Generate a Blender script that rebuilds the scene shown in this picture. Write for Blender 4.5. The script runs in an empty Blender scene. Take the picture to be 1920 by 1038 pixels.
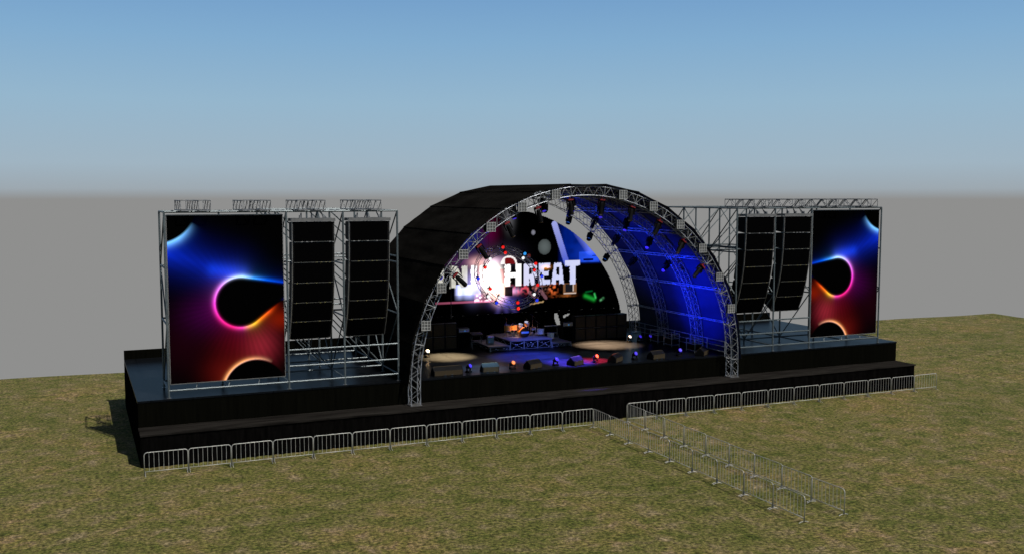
import bpy, bmesh, math, random
from mathutils import Vector, Matrix
random.seed(7)
R = math.radians
scene = bpy.context.scene
COL = scene.collection

# ------------------------------------------------------------------ materials
def new_mat(name):
    m = bpy.data.materials.new(name); m.use_nodes = True
    nt = m.node_tree
    return m, nt, nt.nodes['Principled BSDF']
def N(nt, t, **kw):
    n = nt.nodes.new(t)
    for k, v in kw.items(): setattr(n, k, v)
    return n
def mat(name, col, rough=.5, metal=0., spec=.5, var=0., vscale=3., bump=0., bscale=20., stretch=(1, 1, 1)):
    """plain procedural material: base colour broken up by noise, optional bump"""
    m, nt, p = new_mat(name)
    p.inputs['Roughness'].default_value = rough
    p.inputs['Metallic'].default_value = metal
    p.inputs['Specular IOR Level'].default_value = spec
    tc = N(nt, 'ShaderNodeTexCoord'); mp = N(nt, 'ShaderNodeMapping')
    mp.inputs['Scale'].default_value = stretch
    nt.links.new(tc.outputs['Object'], mp.inputs['Vector'])
    nz = N(nt, 'ShaderNodeTexNoise'); nz.inputs['Scale'].default_value = vscale; nz.inputs['Detail'].default_value = 5
    nt.links.new(mp.outputs['Vector'], nz.inputs['Vector'])
    rp = N(nt, 'ShaderNodeValToRGB')
    rp.color_ramp.elements[0].position = .3; rp.color_ramp.elements[1].position = .7
    rp.color_ramp.elements[0].color = tuple(c * (1 - var) for c in col) + (1,)
    rp.color_ramp.elements[1].color = tuple(min(1, c * (1 + var)) for c in col) + (1,)
    nt.links.new(nz.outputs['Fac'], rp.inputs['Fac'])
    nt.links.new(rp.outputs['Color'], p.inputs['Base Color'])
    if bump:
        b = N(nt, 'ShaderNodeBump'); b.inputs['Strength'].default_value = bump; b.inputs['Distance'].default_value = .03
        n2 = N(nt, 'ShaderNodeTexNoise'); n2.inputs['Scale'].default_value = bscale; n2.inputs['Detail'].default_value = 4
        nt.links.new(mp.outputs['Vector'], n2.inputs['Vector'])
        nt.links.new(n2.outputs['Fac'], b.inputs['Height']); nt.links.new(b.outputs['Normal'], p.inputs['Normal'])
    return m
def emit_mat(name, col, strength):
    m, nt, p = new_mat(name)
    p.inputs['Base Color'].default_value = (*[c * .3 for c in col], 1)
    p.inputs['Emission Color'].default_value = (*col, 1)
    p.inputs['Emission Strength'].default_value = strength
    return m
def led_mat():
    m, nt, p = new_mat('led_surface')
    p.inputs['Base Color'].default_value = (.0006, .0006, .0006, 1)
    p.inputs['Roughness'].default_value = .9; p.inputs['Specular IOR Level'].default_value = 0
    a = N(nt, 'ShaderNodeAttribute'); a.attribute_name = 'Col'
    nt.links.new(a.outputs['Color'], p.inputs['Emission Color'])
    p.inputs['Emission Strength'].default_value = 1.0
    return m
M = dict(
    alu=mat('truss_aluminium', (.21, .225, .25), .5, .4, var=.55, vscale=5),
    alud=mat('worn_truss_aluminium', (.15, .155, .16), .55, .35, var=.5, vscale=5),
    pipe=mat('scaffold_steel', (.075, .092, .098), .5, .35, var=.25, vscale=2),
    galv=mat('galvanised_steel', (.38, .375, .35), .5, .35, var=.15, vscale=5),
    fab=mat('black_roof_fabric', (.0052, .0048, .0042), .95, 0, .0, var=.45, vscale=1.4, bump=.9, bscale=2.0, stretch=(.5, .25, 1.4)),
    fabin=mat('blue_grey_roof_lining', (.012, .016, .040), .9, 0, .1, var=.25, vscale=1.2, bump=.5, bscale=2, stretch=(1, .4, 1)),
    deck=mat('dark_deck_boards', (.0042, .0050, .0062), .30, 0, .018, var=.35, vscale=.7, bump=.06, bscale=4, stretch=(.5, 2.5, 1)),
    fascia=mat('black_painted_fascia', (.0022, .0022, .0015), .85, 0, .0, var=.28, vscale=3, stretch=(3, 1, .12)),
    ledge=mat('weathered_ledge_boards', (.0125, .0113, .0100), .8, 0, .0, var=.75, vscale=2.2, bump=.4, bscale=4, stretch=(.22, 4, 1)),
    skirt=mat('black_skirt_cloth', (.0022, .0020, .0019), .95, 0, .0, var=.5, vscale=4, stretch=(2, 1, .3)),
    black=mat('black_plastic', (.0035, .0035, .004), .6, 0, .06, var=.3),
    blackm=mat('matt_black_grille', (.0012, .0012, .0013), .95, 0, .0, var=.3, vscale=30),
    cab=mat('brown_speaker_cloth', (.034, .026, .016), .95, 0, .05, var=.25, vscale=25),
    steel=mat('dull_grey_steel', (.17, .165, .16), .4, .6, var=.2),
    chrome=mat('chrome', (.8, .8, .82), .12, 1.0),
    grid=mat('blinder_grid_grey', (.33, .33, .32), .5, .3, var=.15),
    red=mat('red_yoke_paint', (.14, .005, .005), .4, 0, .4),
    wood=mat('orange_drum_lacquer', (.55, .22, .05), .3, 0, .5, var=.3, vscale=6, stretch=(1, 1, .2)),
    white=mat('white_drum_skin', (.6, .6, .62), .5, 0, .4, var=.4, vscale=14),
    brass=mat('cymbal_brass', (.55, .48, .4), .25, 1.0),
    blue_on=emit_mat('blue_lens_glow', (.02, .05, .9), .9),
    vio_on=emit_mat('violet_lens_glow', (.06, .03, .8), .7),
    ora_on=emit_mat('orange_lens_glow', (1, .25, .05), .8),
    red_on=emit_mat('red_lens_glow', (1, .015, .01), .9),
    cyan_on=emit_mat('sky_blue_lens_glow', (.03, .36, .95), .9),
    white_on=emit_mat('white_lens_glow', (1, 1, 1), 1.0),
    dull=mat('unlit_lens_glass', (.05, .03, .02), .1, 0, .8),
    sky_blue_plate=emit_mat('sky_blue_lens', (.02, .13, .62), .9),
    led=led_mat(),
)
def rgb8(*c):
    return tuple(((x / 255) / 12.92 if x / 255 <= .04045 else ((x / 255 + .055) / 1.055) ** 2.4) for x in c)

def deck_joints(m):
    nt = m.node_tree; p = nt.nodes['Principled BSDF']; src = p.inputs['Base Color'].links[0].from_socket
    tc = N(nt, 'ShaderNodeTexCoord'); b = N(nt, 'ShaderNodeTexBrick'); b.offset = 0
    b.inputs['Scale'].default_value = 1; b.inputs['Brick Width'].default_value = 2.0; b.inputs['Row Height'].default_value = 1.0; b.inputs['Mortar Size'].default_value = .022
    b.inputs['Color1'].default_value = (1, 1, 1, 1); b.inputs['Color2'].default_value = (.78, .78, .78, 1); b.inputs['Mortar'].default_value = (.12, .12, .12, 1)
    nt.links.new(tc.outputs['Object'], b.inputs['Vector'])
    x = N(nt, 'ShaderNodeMixRGB', blend_type='MULTIPLY'); x.inputs[0].default_value = 1
    nt.links.new(src, x.inputs[1]); nt.links.new(b.outputs['Color'], x.inputs[2]); nt.links.new(x.outputs[0], p.inputs['Base Color'])
deck_joints(M['deck'])

# ------------------------------------------------------------------ mesh helpers
class MB:
    def __init__(s): s.v = []; s.f = []; s.mi = []; s.cur = 0
    def add(s, vs, fs):
        o = len(s.v); s.v += [tuple(v) for v in vs]
        for f in fs: s.f.append(tuple(i + o for i in f)); s.mi.append(s.cur)
        return s
    def bar(s, p, q, r, n=6, r2=None):
        p = Vector(p); q = Vector(q); d = q - p
        if d.length < 1e-6: return s
        d.normalize(); a = d.orthogonal().normalized(); b = d.cross(a)
        r2 = r if r2 is None else r2
        vs = []
        for k in range(n):
            t = 2 * math.pi * k / n; vs.append(p + (a * math.cos(t) + b * math.sin(t)) * r)
        for k in range(n):
            t = 2 * math.pi * k / n; vs.append(q + (a * math.cos(t) + b * math.sin(t)) * r2)
        fs = [(k, (k + 1) % n, n + (k + 1) % n, n + k) for k in range(n)]
        fs += [tuple(range(n))[::-1], tuple(range(n, 2 * n))]
        return s.add(vs, fs)
    def tube(s, pts, r, n=6):
        pts = [Vector(p) for p in pts]; vs = []; a = None
        for i, p in enumerate(pts):
            d = (pts[min(i + 1, len(pts) - 1)] - pts[max(i - 1, 0)]).normalized()
            a = d.orthogonal().normalized() if a is None else (a - d * a.dot(d)).normalized()
            b = d.cross(a)
            for k in range(n):
                t = 2 * math.pi * k / n; vs.append(p + (a * math.cos(t) + b * math.sin(t)) * r)
        m = len(pts)
        fs = [(i * n + k, i * n + (k + 1) % n, (i + 1) * n + (k + 1) % n, (i + 1) * n + k) for i in range(m - 1) for k in range(n)]
        fs += [tuple(range(n))[::-1], tuple(range((m - 1) * n, m * n))]
        return s.add(vs, fs)
    def box(s, x0, x1, y0, y1, z0, z1, mtx=None):
        vs = [Vector(v) for v in ((x0, y0, z0), (x1, y0, z0), (x1, y1, z0), (x0, y1, z0), (x0, y0, z1), (x1, y0, z1), (x1, y1, z1), (x0, y1, z1))]
        if mtx: vs = [mtx @ v for v in vs]
        return s.add(vs, [(0, 3, 2, 1), (4, 5, 6, 7), (0, 1, 5, 4), (1, 2, 6, 5), (2, 3, 7, 6), (3, 0, 4, 7)])
    def prism(s, prof, x0, x1, mtx=None):
        """profile in (y,z), extruded along x"""
        n = len(prof)
        vs = [Vector((x0, y, z)) for y, z in prof] + [Vector((x1, y, z)) for y, z in prof]
        if mtx: vs = [mtx @ v for v in vs]
        return s.add(vs, [tuple(range(n))[::-1], tuple(range(n, 2 * n))] + [(k, (k + 1) % n, n + (k + 1) % n, n + k) for k in range(n)])
    def truss(s, p, q, w, h, up=(0, 0, 1), r=.028, rl=.016, bay=.5):
        """box truss: four chords with zigzag lacing and end frames"""
        p = Vector(p); q = Vector(q); d = (q - p); L = d.length; d.normalize(); up = Vector(up)
        sd = d.cross(up).normalized(); up = sd.cross(d).normalized()
        c = [sd * a * w / 2 + up * b * h / 2 for a, b in ((-1, -1), (1, -1), (1, 1), (-1, 1))]
        for o in c: s.bar(p + o, q + o, r)
        nb = max(1, round(L / bay))
        for i in range(nb + 1):
            t = p + d * L * i / nb
            for j in range(4):
                if i in (0, nb): s.bar(t + c[j], t + c[(j + 1) % 4], rl, 4)
                if i < nb:
                    t2 = p + d * L * (i + 1) / nb
                    a, b = (c[j], c[(j + 1) % 4]) if i % 2 else (c[(j + 1) % 4], c[j])
                    s.bar(t + a, t2 + b, rl, 4)
        return s
    def build(s, name, m, parent=None, bevel=0, smooth=False, mats=None):
        me = bpy.data.meshes.new(name)
        off = Vector((0, 0, 0))
        if parent is not None and parent.get('_abs'):
            off = root_of(parent).location
        me.from_pydata([Vector(v) - off for v in s.v] if off.length else s.v, [], s.f)
        for mm in (mats or [m]): me.materials.append(mm)
        me.polygons.foreach_set('material_index', s.mi)
        if smooth: me.polygons.foreach_set('use_smooth', [True] * len(me.polygons))
        me.update()
        o = bpy.data.objects.new(name, me); COL.objects.link(o)
        if parent is not None: o.parent = parent
        if parent is not None and parent.get('_abs'): o['_abs'] = 1
        if bevel:
            b = o.modifiers.new('bevel', 'BEVEL'); b.width = bevel; b.segments = 2; b.limit_method = 'ANGLE'
        return o
def root_of(o):
    while o.parent: o = o.parent
    return o
def tag(o, label=None, cat=None, group=None, kind=None):
    if label: o['label'] = label
    if cat: o['category'] = cat
    if group: o['group'] = group
    if kind: o['kind'] = kind
    return o
def thing(name, label, cat, loc=(0, 0, 0), rz=0, group=None, absolute=False):
    """Empty at the base of a thing. absolute: its parts are given in world coordinates"""
    o = bpy.data.objects.new(name, None); COL.objects.link(o)
    o.location = loc; o.rotation_euler = (0, 0, rz); o.empty_display_size = .3
    if absolute: o['_abs'] = 1
    return tag(o, label, cat, group)
def dup(o, parent=None):
    c = o.copy(); COL.objects.link(c); c.parent = parent
    for ch in list(o.children): dup(ch, c)
    return c
ORD = ['first', 'second', 'third', 'fourth', 'fifth', 'sixth', 'seventh', 'eighth', 'ninth', 'tenth', 'eleventh', 'twelfth', 'thirteenth']

# ------------------------------------------------------------------ ground
H1, H2, H3 = 1.60, 2.92, 3.46          # ledge, deck and rear upstand heights
W = 24.63
def make_ground():
    gm, nt, p = new_mat('dry_grass_field')
    p.inputs['Roughness'].default_value = .95; p.inputs['Specular IOR Level'].default_value = .1
    tc = N(nt, 'ShaderNodeTexCoord')
    def noise(sc, det=6, rough=.6, dist=0.):
        n = N(nt, 'ShaderNodeTexNoise'); n.inputs['Scale'].default_value = sc; n.inputs['Detail'].default_value = det
        n.inputs['Roughness'].default_value = rough; n.inputs['Distortion'].default_value = dist
        nt.links.new(tc.outputs['Object'], n.inputs['Vector']); return n
    def ramp(n, *st):
        r = N(nt, 'ShaderNodeValToRGB'); e = r.color_ramp.elements
        while len(e) < len(st): e.new(.5)
        for i, (ps, c) in enumerate(st): e[i].position = ps; e[i].color = (*c, 1)
        nt.links.new(n.outputs['Fac'], r.inputs['Fac']); return r
    hue = ramp(noise(.95, 12, .72, .25), (.32, (.036, .049, .010)), (.42, (.076, .079, .021)), (.50, (.104, .095, .032)), (.58, (.128, .104, .052)), (.70, (.20, .158, .106)))
    big = ramp(noise(.16, 4, .6, .2), (.36, (.78, .86, .72)), (.52, (1, 1, 1)), (.66, (1.22, 1.08, 1.12)))
    mid = ramp(noise(6.0, 5, .72, .0), (.38, (.16, .17, .12)), (.50, (.92, .92, .86)), (.63, (2.1, 2.0, 1.85)))
    fine = ramp(noise(22, 6, .8), (.38, (.40, .43, .36)), (.50, (1., 1., 1.)), (.62, (1.7, 1.65, 1.55)))
    last = hue
    for nd, f in ((big, 1), (mid, .85), (fine, .75)):
        m = N(nt, 'ShaderNodeMixRGB', blend_type='MULTIPLY'); m.inputs[0].default_value = f
        nt.links.new(last.outputs[0], m.inputs[1]); nt.links.new(nd.outputs[0], m.inputs[2]); last = m
    nt.links.new(last.outputs[0], p.inputs['Base Color'])
    b = N(nt, 'ShaderNodeBump'); b.inputs['Strength'].default_value = .7; b.inputs['Distance'].default_value = .08
    nn = noise(7, 8, .75); nt.links.new(nn.outputs['Fac'], b.inputs['Height']); nt.links.new(b.outputs['Normal'], p.inputs['Normal'])
    g = MB()
    xs = [-90 + 1.73 * i for i in range(90)] + [65.7]; ys = [-90 + 1.7 * i for i in range(70)] + [28.5]
    xs = [x for x in xs if x <= 65.7]
    vs = []
    for y in ys:
        for x in xs:
            inside = -30 < x < 30 and -24 < y < 20
            z = 0 if inside else .05 * math.sin(x * .31 + y * .17) + .05 * math.sin(x * .13 - y * .41)
            if abs(x - 65.7) < .01 or abs(y - 28.5) < .01: z -= .03
            vs.append((x, y, z))
    nx = len(xs)
    g.add(vs, [(j * nx + i, j * nx + i + 1, (j + 1) * nx + i + 1, (j + 1) * nx + i) for j in range(len(ys) - 1) for i in range(nx - 1)])
    tag(g.build('ground', gm, smooth=True), 'dry olive green grass field under the stage', kind='structure')
make_ground()

# ------------------------------------------------------------------ stage platform
st = thing('stage_platform', 'long black stage platform with glossy dark deck and lower front ledge', 'stage', (0, 8, 0), absolute=True)
st.location = (0, 8, 0)
def wavy(x0, x1, y, z0, z1, amp=.05, step=.11, ydir=True, thick=.03, sag=.0):
    """pleated cloth wall along x (or along y)"""
    g = MB(); n = int(abs(x1 - x0) / step); vs = []
    ph = 0
    top = []; 
    for i in range(n + 1):
        t = x0 + (x1 - x0) * i / n; ph += random.uniform(.5, 1.6)
        w = amp * math.sin(ph) * random.uniform(.5, 1)
        top.append((t, w))
    for off in (0, thick):
        for zi, z in enumerate((z0, (z0 + z1) / 2, z1)):
            k = (1.25, 1, .35)[zi]
            for t, w in top:
                a = (t, y + w * k + off, z); vs.append(a if ydir else (y + w * k + off, t, z))
    m = n + 1; fs = []
    for l in range(2):
        for zi in range(2):
            for i in range(n):
                a = l * 3 * m + zi * m + i
                q = (a, a + 1, a + 1 + m, a + m); fs.append(q if l == 0 else q[::-1])
    return g.add(vs, fs)
DY0, DY1 = 1.75, 15.43
g = MB(); g.box(-W, W, DY0, DY1, H2 - .10, H2); g.build('deck_surface', M['deck'], st)
g = MB(); g.box(-W + .02, W - .02, DY0 + .03, DY0 + .09, H1, H2 - .10); g.build('deck_fascia', M['fascia'], st)
g = MB(); g.box(-W, W, 0, DY0 + .02, H1 - .07, H1); g.build('front_ledge', M['ledge'], st)
wavy(-W + .04, W - .04, .06, .0, H1 - .07).build('front_skirt', M['skirt'], st, smooth=True)
for s in (-1, 1):
    g = MB(); x = s * W
    g.box(min(x, x - s * .08), max(x, x - s * .08), DY0 + .1, DY1, 0, H2 - .10)
    g.box(min(x, x - s * .08), max(x, x - s * .08), .12, DY0 + .1, 0, H1 - .07)
    g.build('side_skirt', M['skirt'], st)
g = MB(); g.box(-W, W, DY1, DY1 + .12, 0, H3); g.build('rear_upstand', M['fascia'], st)

# ------------------------------------------------------------------ arched roof
CZ = 2.75
def pol(r, a, y): return Vector((r * math.cos(R(a)), y, CZ + r * math.sin(R(a))))
roof = thing('arched_stage_roof', 'black fabric barrel vault roof on silver truss arches over the stage', 'stage roof', (0, 7, H2), absolute=True)
RIBS = [1.35, 5.15, 9.3, 13.2]
def arch_truss(y, low):
    root = None
    ri, ro, hw = 10.24, 10.76, .26
    ch = MB(); lace = MB(); step = 2
    angs = [i * step for i in range(0, 180 // step + 1)]
    for r in (ri, ro):
        for sy in (-hw, hw):
            pts = [Vector((r, y + sy, low))] + [pol(r, a, y + sy) for a in angs] + [Vector((-r, y + sy, low))]
            ch.tube(pts, .027 if y < 2 else .022, 5)
    k = 0
    for i in range(len(angs) - 1):
        a, b = angs[i], angs[i + 1]
        if k % 2: a, b = b, a
        for sy in (-hw, hw):
            lace.bar(pol(ri, a, y + sy), pol(ro, b, y + sy), .017, 4)
        for r in (ri, ro):
            lace.bar(pol(r, a, y - hw), pol(r, b, y + hw), .017, 4)
        k += 1
        if angs[i] % 12 == 0:                                   # joint frames
            c = [pol(ri, angs[i], y - hw), pol(ri, angs[i], y + hw), pol(ro, angs[i], y + hw), pol(ro, angs[i], y - hw)]
            for j in range(4): lace.bar(c[j], c[(j + 1) % 4], .03, 5)
    for s in (-1, 1):
        z = CZ; 
        nb = max(1, round((CZ - low) / .45)); 
        for j in range(nb):
            z0 = low + (CZ - low) * j / nb; z1 = low + (CZ - low) * (j + 1) / nb
            if j % 2: z0, z1 = z1, z0
            for sy in (-hw, hw): lace.bar((s * ri, y + sy, z0), (s * ro, y + sy, z1), .017, 4)
            for r in (ri, ro): lace.bar((s * r, y - hw, z0), (s * r, y + hw, z1), .017, 4)
    o = ch.build('arch_truss', M['alu'], roof)
    lace.build('lacing', M['alud'], o)
    for s in (-1, 1):
        bp = MB(); bp.box(s * 10.5 - .33, s * 10.5 + .33, y - .33, y + .33, low, low + .035); bp.build('base_plate', M['steel'], o)
    return o
for i, y in enumerate(RIBS): arch_truss(y, H1 if i == 0 else H2)
FY0, FY1 = 1.0, 13.0
for i in range(15):
    a0, a1 = i * 12, i * 12 + 12
    lo, hi = (a0, a1) if a1 <= 90 else (a1, a0)                # lo = the lower edge
    if i == 7: rl = rh = 10.93
    else: rl, rh = 10.99, 10.955
    g = MB(); ny = 24
    vs = []; rows = 5
    for lay, dr in ((0, 0), (1, -.045)):
        for j in range(ny + 1):
            y = FY0 + (FY1 - FY0) * j / ny
            for k in range(rows + 1):
                t = k / rows; P = pol(rl, lo, y) * (1 - t) + pol(rh, hi, y) * t
                P.y = y
                mid = pol(1, (a0 + a1) / 2, 0) - Vector((0, 0, CZ)); mid.y = 0
                sag = -.05 * math.sin(math.pi * t) * abs(math.sin(math.pi * (y - 1.35) / 3.95)) + random.uniform(-.008, .008)
                vs.append(P + mid * (dr + (sag if 0 < k < rows else 0)))
    n1 = (ny + 1) * (rows + 1)
    fo = []; fi = []
    for j in range(ny):
        for k in range(rows):
            a = j * (rows + 1) + k; q = (a, a + 1, a + rows + 2, a + rows + 1)
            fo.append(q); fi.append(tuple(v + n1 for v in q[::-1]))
    for j in range(ny):
        a = j * (rows + 1); fo.append((a, a + rows + 1, a + rows + 1 + n1, a + n1))
        a = j * (rows + 1) + rows; fo.append((a, a + n1, a + rows + 1 + n1, a + rows + 1))
    for k in range(rows):
        for b in (0, ny * (rows + 1)): fo.append((b + k, b + k + n1, b + k + 1 + n1, b + k + 1))
    o = g.add(vs, []); 
    for f in fo: g.f.append(f); g.mi.append(0)
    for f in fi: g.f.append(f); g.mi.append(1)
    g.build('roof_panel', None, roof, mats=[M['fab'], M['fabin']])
for a in range(12, 180, 12):
    g = MB()
    g.bar(pol(10.80, a, 1.35), pol(10.80, a, 13.2), .022, 5)
    p0, p1 = pol(10.58, a, 1.35), pol(10.58, a, 13.2)
    g.bar(p0, p1, .030, 5)
    n = 16
    for j in range(n): g.bar(pol(10.80 if j % 2 else 10.58, a, 1.35 + 11.85 * j / n), pol(10.58 if j % 2 else 10.80, a, 1.35 + 11.85 * (j + 1) / n), .013, 4)
    g.build('purlin', M['alu'], roof)

# ------------------------------------------------------------------ blinders on the front arch
def make_blinder(label):
    t = thing('blinder_light', label, 'light', group='square blinder lights clamped along the front arch')
    h = .265
    g = MB(); g.box(-h, h, .05, .16, -h, h); g.build('housing', M['black'], t)
    g = MB()
    for k in range(4):
        c = -h + .02 + k * (2 * h - .04) / 3
        g.box(c - .015, c + .015, 0, .05, -h, h)
    for k in range(4):
        c = -h + .02 + k * (2 * h - .04) / 3
        g.box(-h, h, .003, .047, c - .015, c + .015)
    g.build('grid', M['grid'], t)
    for ix in range(3):
        for iz in range(3):
            cx, cz = (ix - 1) * .163, (iz - 1) * .163
            g = MB(); g.bar((cx, .05, cz), (cx, .03, cz), .035, 10, .05); g.build('lamp', M['steel'], t)
    g = MB(); g.box(-.04, .04, .16, .30, -.04, .04); g.build('clamp', M['steel'], t)
    return t
bl0 = make_blinder('x')
bi = 0
names_left = ['lowest', 'second lowest', 'third lowest', 'third from the crown', 'second from the crown', 'uppermost']
for i, a in enumerate([162, 150, 138, 126, 114, 102, 78, 66, 54, 42, 30, 18]):
    o = bl0 if i == 0 else dup(bl0)
    p = pol(10.5, a, .80); o.location = p
    side = 'left' if i < 6 else 'right'
    nm = names_left[i] if i < 6 else names_left[11 - i]
    o['label'] = f'square grid-faced blinder on the front arch, {nm} on its {side} half'

# ------------------------------------------------------------------ moving lights hung from the arches
def make_mover(lens, yoke, L=.9, r=.125):
    """hangs at the origin, body pointing down -z"""
    t = thing('moving_light', 'x', 'stage light')
    g = MB(); g.box(-.16, .16, -.16, .16, -.10, 0); g.box(-.02, .02, -.05, .05, 0, .16); g.build('base', yoke, t)
    g = MB()
    for s in (-1, 1): g.box(s * .20 - .02, s * .20 + .02, -.06, .06, -.45, -.05)
    g.box(-.2, .2, -.06, .06, -.14, -.10); g.build('yoke', M['black'], t)
    g = MB(); g.bar((0, 0, -.24), (0, 0, -.24 - L * .72), r, 12, r * 1.1); g.bar((0, 0, -.17), (0, 0, -.24), r * .7, 12, r)
    for k in range(4): z = -.36 - k * .07; g.bar((0, 0, z), (0, 0, z - .02), r * 1.12, 12)
    b = g.build('body', M['black'], t)
    g = MB(); g.bar((0, 0, -.24 - L * .72), (0, 0, -.29 - L * .72), r * .95, 12, r * .8); g.build('lens', lens, b)
    return t
mv_red = make_mover(M['dull'], M['red'])
mv_blue = make_mover(M['vio_on'], M['black'], .75, .125)
mv_dull = make_mover(M['dull'], M['black'], .72, .12)
mv_small = make_mover(M['sky_blue_plate'], M['black'], .36, .15)
used = set()
RIBW = ['front', 'second', 'third', 'rearmost']
KIND = ['red-based moving light', 'violet-lensed moving light',
        'dull-lensed moving light', 'stubby blue-lensed spotlight']
slots = ['lowest', 'second lowest', 'middle', 'second from the top', 'topmost']
for i, y in enumerate(RIBS):
    src = (mv_red, mv_blue, mv_dull, mv_small)[i]
    for a in (36, 48, 60, 72, 84, 96, 108, 120, 132, 144):
        o = src if src.name not in used else dup(src)
        used.add(src.name)
        j = (a - 36) // 12
        side = 'right' if a < 90 else 'left'; sl = slots[j if j < 5 else 9 - j]
        o.location = pol(10.08, a, y)
        tilt = (0, 12, -8, 16)[i]
        # roll the fixture so it points towards the stage centre
        o.rotation_euler = (R(-tilt - (a * 7 % 13)), R(90 - a) * .85, 0)
        o['label'] = f'{KIND[i]}, {sl} on the {side} of the {RIBW[i]} arch'
        o['group'] = 'stage lights hung under the roof arches'

# ------------------------------------------------------------------ rear LED wall and backdrop
SY = 13.4; SR = 9.66; SC = 2.35
SLIT = [(3.94, 4.53), (4.03, 4.64), (4.18, 4.63), (4.31, 4.22), (4.45, 3.66), (4.62, 3.0), (4.38, 3.01), (4.31, 3.64), (4.12, 3.87), (3.99, 4.18)]
TRI = [(4.67, 4.42), (4.73, 4.22), (4.84, 4.29), (5.18, 4.51), (5.1, 4.56)]
def inpoly(x, z, P):
    c = False; n = len(P)
    for i in range(n):
        (x0, z0), (x1, z1) = P[i], P[i - 1]
        if (z0 > z) != (z1 > z) and x < (x1 - x0) * (z - z0) / (z1 - z0) + x0: c = not c
    return c
def hsh(i, j, k=0):
    n = (i * 374761393 + j * 668265263 + k * 974634777) & 0xffffffff
    n = ((n ^ (n >> 13)) * 1274126177) & 0xffffffff
    return ((n ^ (n >> 16)) & 0xffff) / 65535
def vnoise(x, y, k=0):
    i, j = math.floor(x), math.floor(y); fx, fy = x - i, y - j
    fx = fx * fx * (3 - 2 * fx); fy = fy * fy * (3 - 2 * fy)
    return (hsh(i, j, k) * (1 - fx) + hsh(i + 1, j, k) * fx) * (1 - fy) + (hsh(i, j + 1, k) * (1 - fx) + hsh(i + 1, j + 1, k) * fx) * fy
def seg(px, pz, ax, az, bx, bz):
    dx, dz = bx - ax, bz - az; t = max(0, min(1, ((px - ax) * dx + (pz - az) * dz) / (dx * dx + dz * dz)))
    return math.hypot(px - ax - dx * t, pz - az - dz * t), t
def rect(x, z, x0, x1, z0, z1): return x0 <= x <= x1 and z0 <= z <= z1
def letters(x, z):
    """block capitals on the screen"""
    j = .05 * (vnoise(x * 9, z * 9) - .5); x += j; z += j * 1.3
    b, t = 6.70, 8.20
    def H(x0):  return rect(x, z, x0, x0 + .45, b, t) or rect(x, z, x0 + .84, x0 + 1.29, b, t) or rect(x, z, x0, x0 + 1.2, 7.28, 7.62)
    def I(x0):  return rect(x, z, x0, x0 + .45, b, t)
    def Nn(x0):
        if rect(x, z, x0, x0 + .42, b, t) or rect(x, z, x0 + .86, x0 + 1.28, b, t): return True
        if b <= z <= t:
            c = x0 + .22 + (t - z) / (t - b) * .84
            return abs(x - c) < .26
        return False
    def Rr(x0):
        if rect(x, z, x0, x0 + .42, b, t): return True
        if rect(x, z, x0, x0 + .92, t - .32, t) or rect(x, z, x0, x0 + .92, 7.18, 7.46) or rect(x, z, x0 + .62, x0 + 1.02, 7.28, t - .06): return True
        return b <= z <= 7.3 and abs(x - (x0 + .62 + (7.3 - z) * .25)) < .2
    def Ee(x0):
        return rect(x, z, x0, x0 + .42, b, t) or any(rect(x, z, x0, x0 + w, q, q + .34) for w, q in ((.9, t - .34), (.78, 7.30), (.9, b)))
    def Aa(x0):
        u = (z - b) / (t - b)
        if not 0 <= u <= 1: return False
        hw = .52 - .24 * u; c = x0 + .52
        if abs(x - c) > hw: return False
        return not (abs(x - c) < .14 - .04 * u and (u < .20 or .42 < u < .80))
    def Tt(x0):
        return rect(x, z, x0 + .38, x0 + .85, b - .06, t + .14) or rect(x, z, x0, x0 + 1.22, t - .24, t + .14)
    if rect(x, z, -4.85, -4.40, b, t): return 1
    if Nn(-3.95): return 1
    if I(-2.42) or I(-1.75): return 2
    if H(.09): return 2
    if Rr(1.55): return 3
    if Ee(2.72): return 3
    if Aa(3.70): return 3
    if Tt(4.80): return 3
    return 0
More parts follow.
